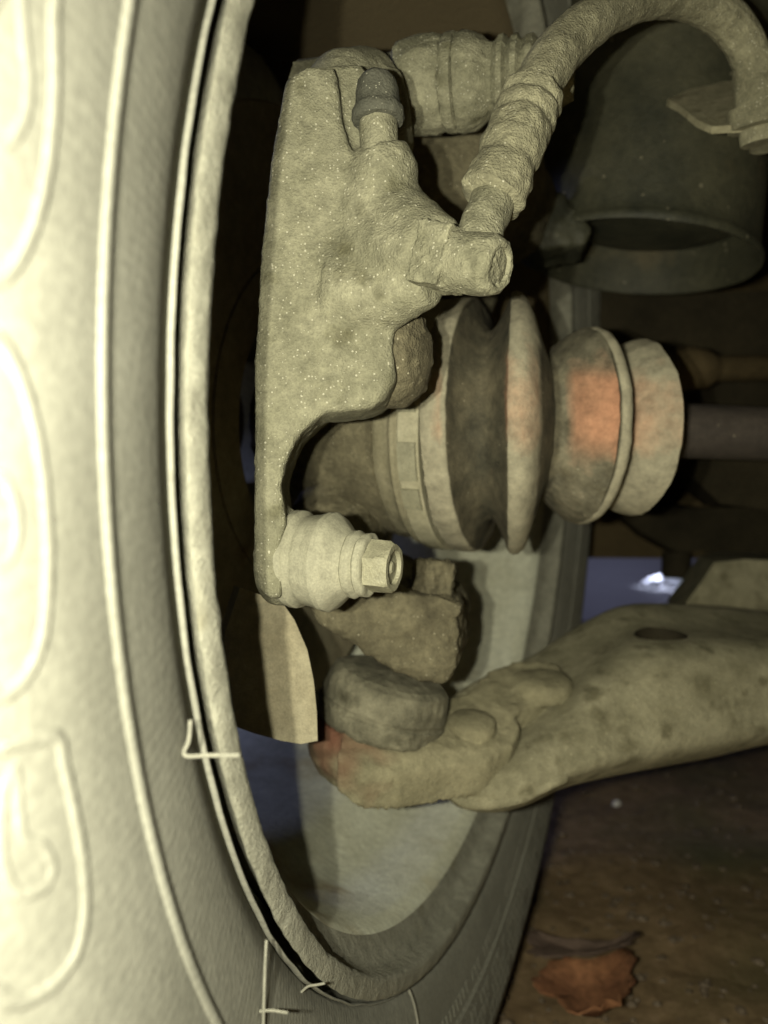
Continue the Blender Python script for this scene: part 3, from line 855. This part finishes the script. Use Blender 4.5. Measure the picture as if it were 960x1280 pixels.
def build_bracket():
    # bent sheet bracket that holds the hose at the top right
    pts = [(834, 124), (850, 132), (872, 150), (890, 158), (925, 156), (990, 148), (1010, 100), (960, 95), (905, 102), (860, 112)]
    dep = [.345, .335, .318, .312, .308, .305, .335, .352, .356, .352]
    me = MB().prism([P(x, y, d) for (x, y), d in zip(pts, dep)], (0, .001, -.0025)).mesh('plate')
    o = thing('hose_bracket', P(900, 158, .312), 'thin sheet bracket holding the hose end near the black tube', 'bracket')
    part('plate', me, 'arm', o)
    mb = MB().tube([P(955, 150, .318), P(957, 185, .318)], .006, 16)
    part('bolt', mb, 'hose', o)
build_bracket()

# ================================================================== strut tube
def build_strut():
    bot = P(797, 325, .43)
    ax = (P(838, 40, .428) - bot).normalized()
    o = thing('strut_tube', tuple(bot), 'wide black strut tube with open bottom rim hanging at top right', 'strut')
    prof = [(.008, .0585), (.002, .0598), (-.0005, .0608), (-.0008, .0622), (.0010, .0630), (.0030, .0628), (.0055, .0614), (.012, .0606), (.02, .0602), (.05, .0590), (.065, .0580), (.10, .0575), (.16, .0570), (.3, .056), (.3, .053), (.05, .0560), (.026, .0565), (.022, .050), (.018, .030), (.017, .012), (.017, 0)]
    me = roughen(subdiv(MB().revolve(prof, bot, ax, 128, cap=False).mesh('tube'), 1), .0006, 40)
    part('tube', me, 'strut', o, 'black dusty tube with rolled rim')
    # seam piece at the left of the mouth
    me = MB().prism([P(x, y, .387) for x, y in [(640, 295), (655, 262), (690, 255), (735, 288), (730, 305), (668, 312)]], (.004, .02, 0)).mesh('seam_tab')
    me = roughen(subdiv(me, 3), .002, 60)
    mb = MB(); mb.prism([P(x, y, .388) for x, y in [(642, 296), (660, 250), (700, 235), (738, 285), (732, 306), (668, 313)]], (.004, .03, 0))
    part('seam_tab', roughen(fuse(mb, .0015, 8, 'seam_tab'), .0015, 70, .0006, 260), 'strut', o)
    bpy.data.meshes.remove(me)
build_strut()

# ================================================================== ball joint
def build_ball_joint():
    o = thing('ball_joint', tuple(P(470, 960, .325)), 'dusty ball joint with rust patch bolted on the control arm', 'ball joint')
    up = Vector((.26, -.06, .95)).normalized()
    c = P(482, 872, .333)
    prof = dense([(-.013, .012), (-.013, .0252), (-.011, .0268), (-.005, .0272), (-.0042, .0264), (-.0032, .0264), (-.002, .0270), (.004, .0262), (.0085, .0248), (.0105, .0222), (.0115, .017), (.0115, .006)])
    me = roughen(subdiv(MB().revolve(prof, c, up, 96, wob=.03, key=8).mesh('boot'), 1), .0008, 55, .0004, 260, 5)
    part('boot', me, 'dust_pale', o, 'squashed grey rubber boot')
    mb = MB()
    mb.revolve([(-.039, .012), (-.036, .020), (-.029, .0262), (-.020, .0283), (-.0145, .0280), (-.0125, .0265)], c, up, 64)
    plate = [(432, 905, .330), (485, 882, .345), (540, 872, .358), (580, 868, .366), (612, 838, .382), (650, 824, .390), (695, 828, .389), (714, 846, .382), (708, 866, .374), (668, 884, .364), (643, 890, .358), (650, 908, .351), (640, 932, .342), (610, 950, .334), (560, 958, .328), (500, 968, .320), (455, 968, .316), (420, 945, .317)]
    mb.prism([P(x, y, d - .016) for x, y, d in plate], (0, .002, -.015))
    mb.revolve([(-.006, .0150), (.000, .0146), (.002, .0128), (.0032, .0085), (.0036, .002)], P(676, 852, .3615), (0, -.2, 1), 40)
    me = fuse(mb, .0011, 3, 'housing')
    roughen(me, .0006, 90, .0003, 350, 2)
    rc = P(404, 890, .318)
    def wear_shade(p):
        d = (p - rc).length
        return (min(1, max(0, 1.25 - d / .028 + .5 * noise.noise(p * 110))) * .95, 0)
    color_attr(me, wear_shade)
    part('housing', me, 'joint', o, 'flanged iron housing, rusty red at its left')
    mb = MB().revolve([(-.003, .0108), (.001, .0106), (.0030, .0100), (.0042, .0082), (.0049, .004), (.005, 0)], P(589, 908, .3330), (.02, -.22, 1), 48)
    part('bolt_head', roughen(mb.mesh('bolt_head'), .0003, 150), 'joint', o, 'low round bolt head').data.color_attributes.new('wear_shade', 'FLOAT_COLOR', 'POINT')
build_ball_joint()
for me in bpy.data.meshes:
    if me.name.startswith('bolt_head') and 'wear_shade' in me.color_attributes:
        for d in me.color_attributes['wear_shade'].data: d.color = (0, 0, 0, 1)

# ================================================================== control arm
def build_arm():
    o = thing('control_arm', tuple(P(640, 1004, .33)), 'broad dusty olive control arm with oval hole at lower right', 'control arm')
    stn = [
        (556, [(880, .376), (905, .364), (962, .331), (980, .325), (992, .325), (985, .345), (930, .385)]),
        (575, [(862, .386), (900, .366), (960, .330), (985, .321), (1004, .321), (1000, .345), (905, .40)]),
        (620, [(838, .398), (885, .370), (952, .329), (982, .319), (1006, .319), (1003, .345), (880, .41)]),
        (660, [(822, .406), (872, .370), (934, .330), (972, .319), (996, .320), (992, .35), (860, .415)]),
        (700, [(796, .416), (844, .376), (902, .338), (952, .324), (978, .325), (972, .36), (840, .425)]),
        (740, [(772, .422), (814, .384), (862, .347), (932, .329), (966, .330), (960, .37), (815, .44)]),
        (780, [(756, .430), (792, .390), (830, .355), (914, .335), (957, .336), (950, .38), (800, .455)]),
        (830, [(754, .438), (784, .396), (817, .356), (893, .341), (948, .342), (940, .39), (795, .465)]),
        (890, [(757, .446), (784, .404), (813, .363), (882, .349), (938, .350), (930, .40), (798, .47)]),
        (960, [(764, .452), (788, .410), (812, .371), (872, .359), (924, .360), (915, .41), (802, .475)]),
        (1060, [(775, .47), (796, .43), (818, .388), (868, .374), (912, .374), (900, .42), (806, .48)]),
        (1200, [(785, .48), (804, .445), (824, .41), (860, .394), (895, .394), (885, .44), (808, .49)])]
    rs = []
    for x, sec in stn:
        pts = [P(x, y, d) for y, d in sec]
        ring = catmull(pts, 5, True)
        # keep the two pressed edges crisp
        rs.append(ring)
    # smooth along the arm as well
    cols = [catmull([r[k] for r in rs], 4) for k in range(len(rs[0]))]
    rs = [[c[i] for c in cols] for i in range(len(cols[0]))]
    me = fuse(MB().rings(rs), .0018, 2, 'arm')
    ob = bpy.data.objects.new('tmp', me); COL.objects.link(ob)
    hc = P(826, 794, .383)
    cut = MB().revolve([(-.034, .020), (-.0055, .020), (-.004, .0124), (.03, .0124)], hc, Vector((0.0, .10, 1)), 48).mesh('cut')
    me.materials.clear(); me.materials.append(M['arm']); cut.materials.append(M['under'])
    co = bpy.data.objects.new('cut', cut); COL.objects.link(co)
    bo = ob.modifiers.new('b', 'BOOLEAN'); bo.operation = 'DIFFERENCE'; bo.object = co; bo.solver = 'EXACT'; bo.material_mode = 'TRANSFER'
    dg = bpy.context.evaluated_depsgraph_get(); dg.update()
    res = bpy.data.meshes.new_from_object(ob.evaluated_get(dg))
    bpy.data.objects.remove(ob); bpy.data.objects.remove(co)
    res.shade_smooth(); res.set_sharp_from_angle(angle=R(40))
    part('arm', res, None, o)
    # rolled seam under the plate
    seam = catmull([P(560, 985, .3205), P(585, 1004, .3195), P(640, 1000, .3185), P(690, 978, .322), P(704, 972, .3245)], 8)
    part('seam', roughen(MB().tube(seam, .0026, 12).mesh('seam'), .0004, 200), 'arm', o)
    # rear leg of the arm
    mb = MB(); mb.prism([P(x, y, .52) for x, y in [(846, 770), (872, 735), (893, 703), (930, 700), (1100, 706), (1100, 800), (850, 800)]], (.03, .10, 0))
    part('rear_leg', roughen(subdiv(mb.mesh('rear_leg'), 3), .002, 40), 'arm', o)
build_arm()

# ================================================================== things behind
def build_behind():
    # wheel arch liner: a curved shell over the wheel
    mb = MB(); rs = []
    for j in range(14):
        x = -.35 + j * .075
        ring = []
        for k in range(26):
            a = R(-20 + 200 * k / 25)
            rr = .375 + .012 * noise.noise(Vector((x * 9, k * .4, 1))) + (.008 if k % 6 < 2 else 0)
            ring.append(Vector((x, .35 + rr * .95 * math.cos(a), H + .09 + rr * math.sin(a))))
        rs.append(ring)
    mb.rings(rs, close_u=False, cap0=False, cap1=False)
    o = thing('wheel_arch_liner', (0.2, .72, .3), 'brownish grimy wheel arch liner behind the caliper and strut', 'liner')
    me = mb.mesh('shell', sharp=None); part('shell', me, 'liner', o)
    mb = MB().prism([P(x, y, .60) for x, y in [(330, -260), (660, -260), (620, 60), (575, 110), (390, 100), (350, 0)]], (0, .03, 0))
    part('fold', roughen(subdiv(mb.mesh('fold'), 4), .006, 18), 'liner', o)
    # underbody
    o = thing('underbody', (.5, .8, .28), 'dark grimy underbody and subframe behind the drive shaft', 'underbody')
    mb = MB().box((0.9, .85, .62), (1.15, 0, 0), (0, .012, 0), (0, 0, .345))
    part('bulkhead', roughen(subdiv(mb.mesh('bulkhead'), 12), .02, 9), 'under', o)
    mb = MB().box((0.6, 1.38, .55), (2.2, 0, 0), (0, .52, 0), (0, 0, .03))
    part('floor_pan', mb, 'under', o)
    mb = MB().prism([P(x, y, .58) for x, y in [(742, 365), (1200, 360), (1200, 640), (900, 632), (745, 500)]], (.02, .08, 0))
    part('crossmember', roughen(subdiv(mb.mesh('crossmember'), 5), .008, 18), 'under', o)
    mb = MB().prism([P(x, y, .66) for x, y in [(770, 640), (800, 632), (1100, 640), (1100, 712), (900, 706), (880, 690), (850, 695), (800, 668)]], (.02, .08, 0))
    part('mount_block', roughen(subdiv(mb.mesh('mount_block'), 4), .006, 25), 'under', o)
    part('stud', MB().tube([P(846, 690, .66), P(845, 722, .66)], .012, 20), 'under', o)
    # steering rod
    a, b = P(866, 461, .50), P(1120, 458, .56)
    o = thing('tie_rod', tuple(a), 'dim brown steering rod above the drive shaft', 'steering rod')
    part('rod', MB().tube([a, b], .0085, 20), 'liner', o)
    part('rod_end', roughen(subdiv(MB().revolve([(-.022, .004), (-.02, .011), (-.006, .014), (.008, .0125), (.016, .009)], a, b - a, 28).mesh('rod_end'), 1), .001, 90), 'liner', o)
build_behind()

# ================================================================== on the ground
def gpt(px, py, lift=0):
    d = H * F / (py - 640)
    p = P(px, py, d); p.z = lift
    return p
def build_leaf(name, mat, outline, label, curl, lift):
    pts = catmull([gpt(x, y, 0) for x, y in outline], 5, True)
    c = sum(pts, Vector()) / len(pts)
    mb = MB(); n = len(pts); rings = []
    for j, f in enumerate((1, .78, .55, .3)):
        ring = []
        for i, p in enumerate(pts):
            q = c + (p - c) * f
            e = 1 + (.22 * noise.noise(Vector((i * .9, 3, 1))) if j == 0 else 0)
            q = c + (q - c) * e
            q.z = lift + curl * f * f * (0.5 + noise.noise(Vector((q.x * 22, q.y * 22, lift * 9)))) + .003 * noise.noise(q * 80)
            ring.append(q)
        rings.append(ring)
    mb.rings(rings, cap0=False, cap1=True)
    me = mb.mesh(name, sharp=None)
    o = solo(name, me, mat, label, 'leaf', tuple(Vector((c.x, c.y, 0))))
    s = o.modifiers.new('thick', 'SOLIDIFY'); s.thickness = .0008
    return o
build_leaf('fallen_leaf', 'leaf', [(672, 1248), (700, 1232), (735, 1236), (770, 1220), (788, 1222), (792, 1250), (785, 1290), (760, 1320), (715, 1315), (695, 1285), (668, 1268)], 'bright orange dry leaf lying on the ground, nearest the lens', .016, .006)
build_leaf('fallen_leaf', 'leaf2', [(660, 1212), (668, 1202), (700, 1208), (740, 1206), (775, 1206), (796, 1202), (790, 1215), (778, 1222), (740, 1232), (700, 1234), (672, 1232)], 'withered grey brown leaf curled behind the orange leaf', .012, .012)

def stone_mesh(mb, c, r, s):
    vs = []; fs = []
    base = bmesh.new(); bmesh.ops.create_icosphere(base, subdivisions=1, radius=1)
    base.verts.ensure_lookup_table()
    for v in base.verts:
        k = 1 + .35 * noise.noise(v.co * 1.3 + Vector((s, s * .7, 0)))
        vs.append(Vector(c) + Vector((v.co.x * k, v.co.y * k * .85, v.co.z * k * .75)) * r)
    fs = [tuple(v.index for v in f.verts) for f in base.faces]
    base.free()
    mb.add(vs, fs)
mb = MB()
for i in range(2600):
    y = .32 + 1.1 * random.random() ** 1.3
    x = -.02 + random.random() * .75 * max(.5, y / .7)
    r = random.choice((.0008, .001, .0014, .002, .0026)) * (1 + random.random())
    stone_mesh(mb, (x, y, -.001 + 0.006 * noise.noise(Vector((x * 14, y * 14, 0))) + 0.004 * noise.noise(Vector((x * 45, y * 45, 3))) - .003), r, i * 1.37)
o = part('gravel', mb.mesh('gravel', sharp=None, fix=False), 'stone'); o['kind'] = 'stuff'
o['label'] = 'fine brown grit scattered over the damp ground'; o['category'] = 'gravel'
mb = MB(); g = gpt(771, 1010, .004); stone_mesh(mb, g, .0046, 5)
solo('pebble', mb.mesh('pebble', sharp=None), 'stone_pale', 'single small white pebble on the brown ground below the control arm', 'pebble', tuple(g))

# added white lump standing in for a bright glare on the far pavement
mb = MB()
for dx, dy, r in ((0, 0, .05), (.05, .03, .04), (-.05, .01, .038), (.09, .06, .028), (-.085, .02, .022)):
    stone_mesh(mb, (1.005 + dx, 2.74 + dy, r * .55 + .004), r, dx * 40 + 3)
me = roughen(fuse(mb, .006, 3, 'added_glare_lump'), .012, 30, 0, 0, 4)
M['glare_lump'] = dusty('white_glare_surface', (0.75, 0.76, 0.8), (0.85, 0.86, 0.9), rough=.35, bump=0.3, blotch=30, spec=.5)
solo('added_glare_lump', me, 'glare_lump', 'white lump standing in for cool glare behind the control arm', 'glare_lump', (1.005, 2.74, .004))
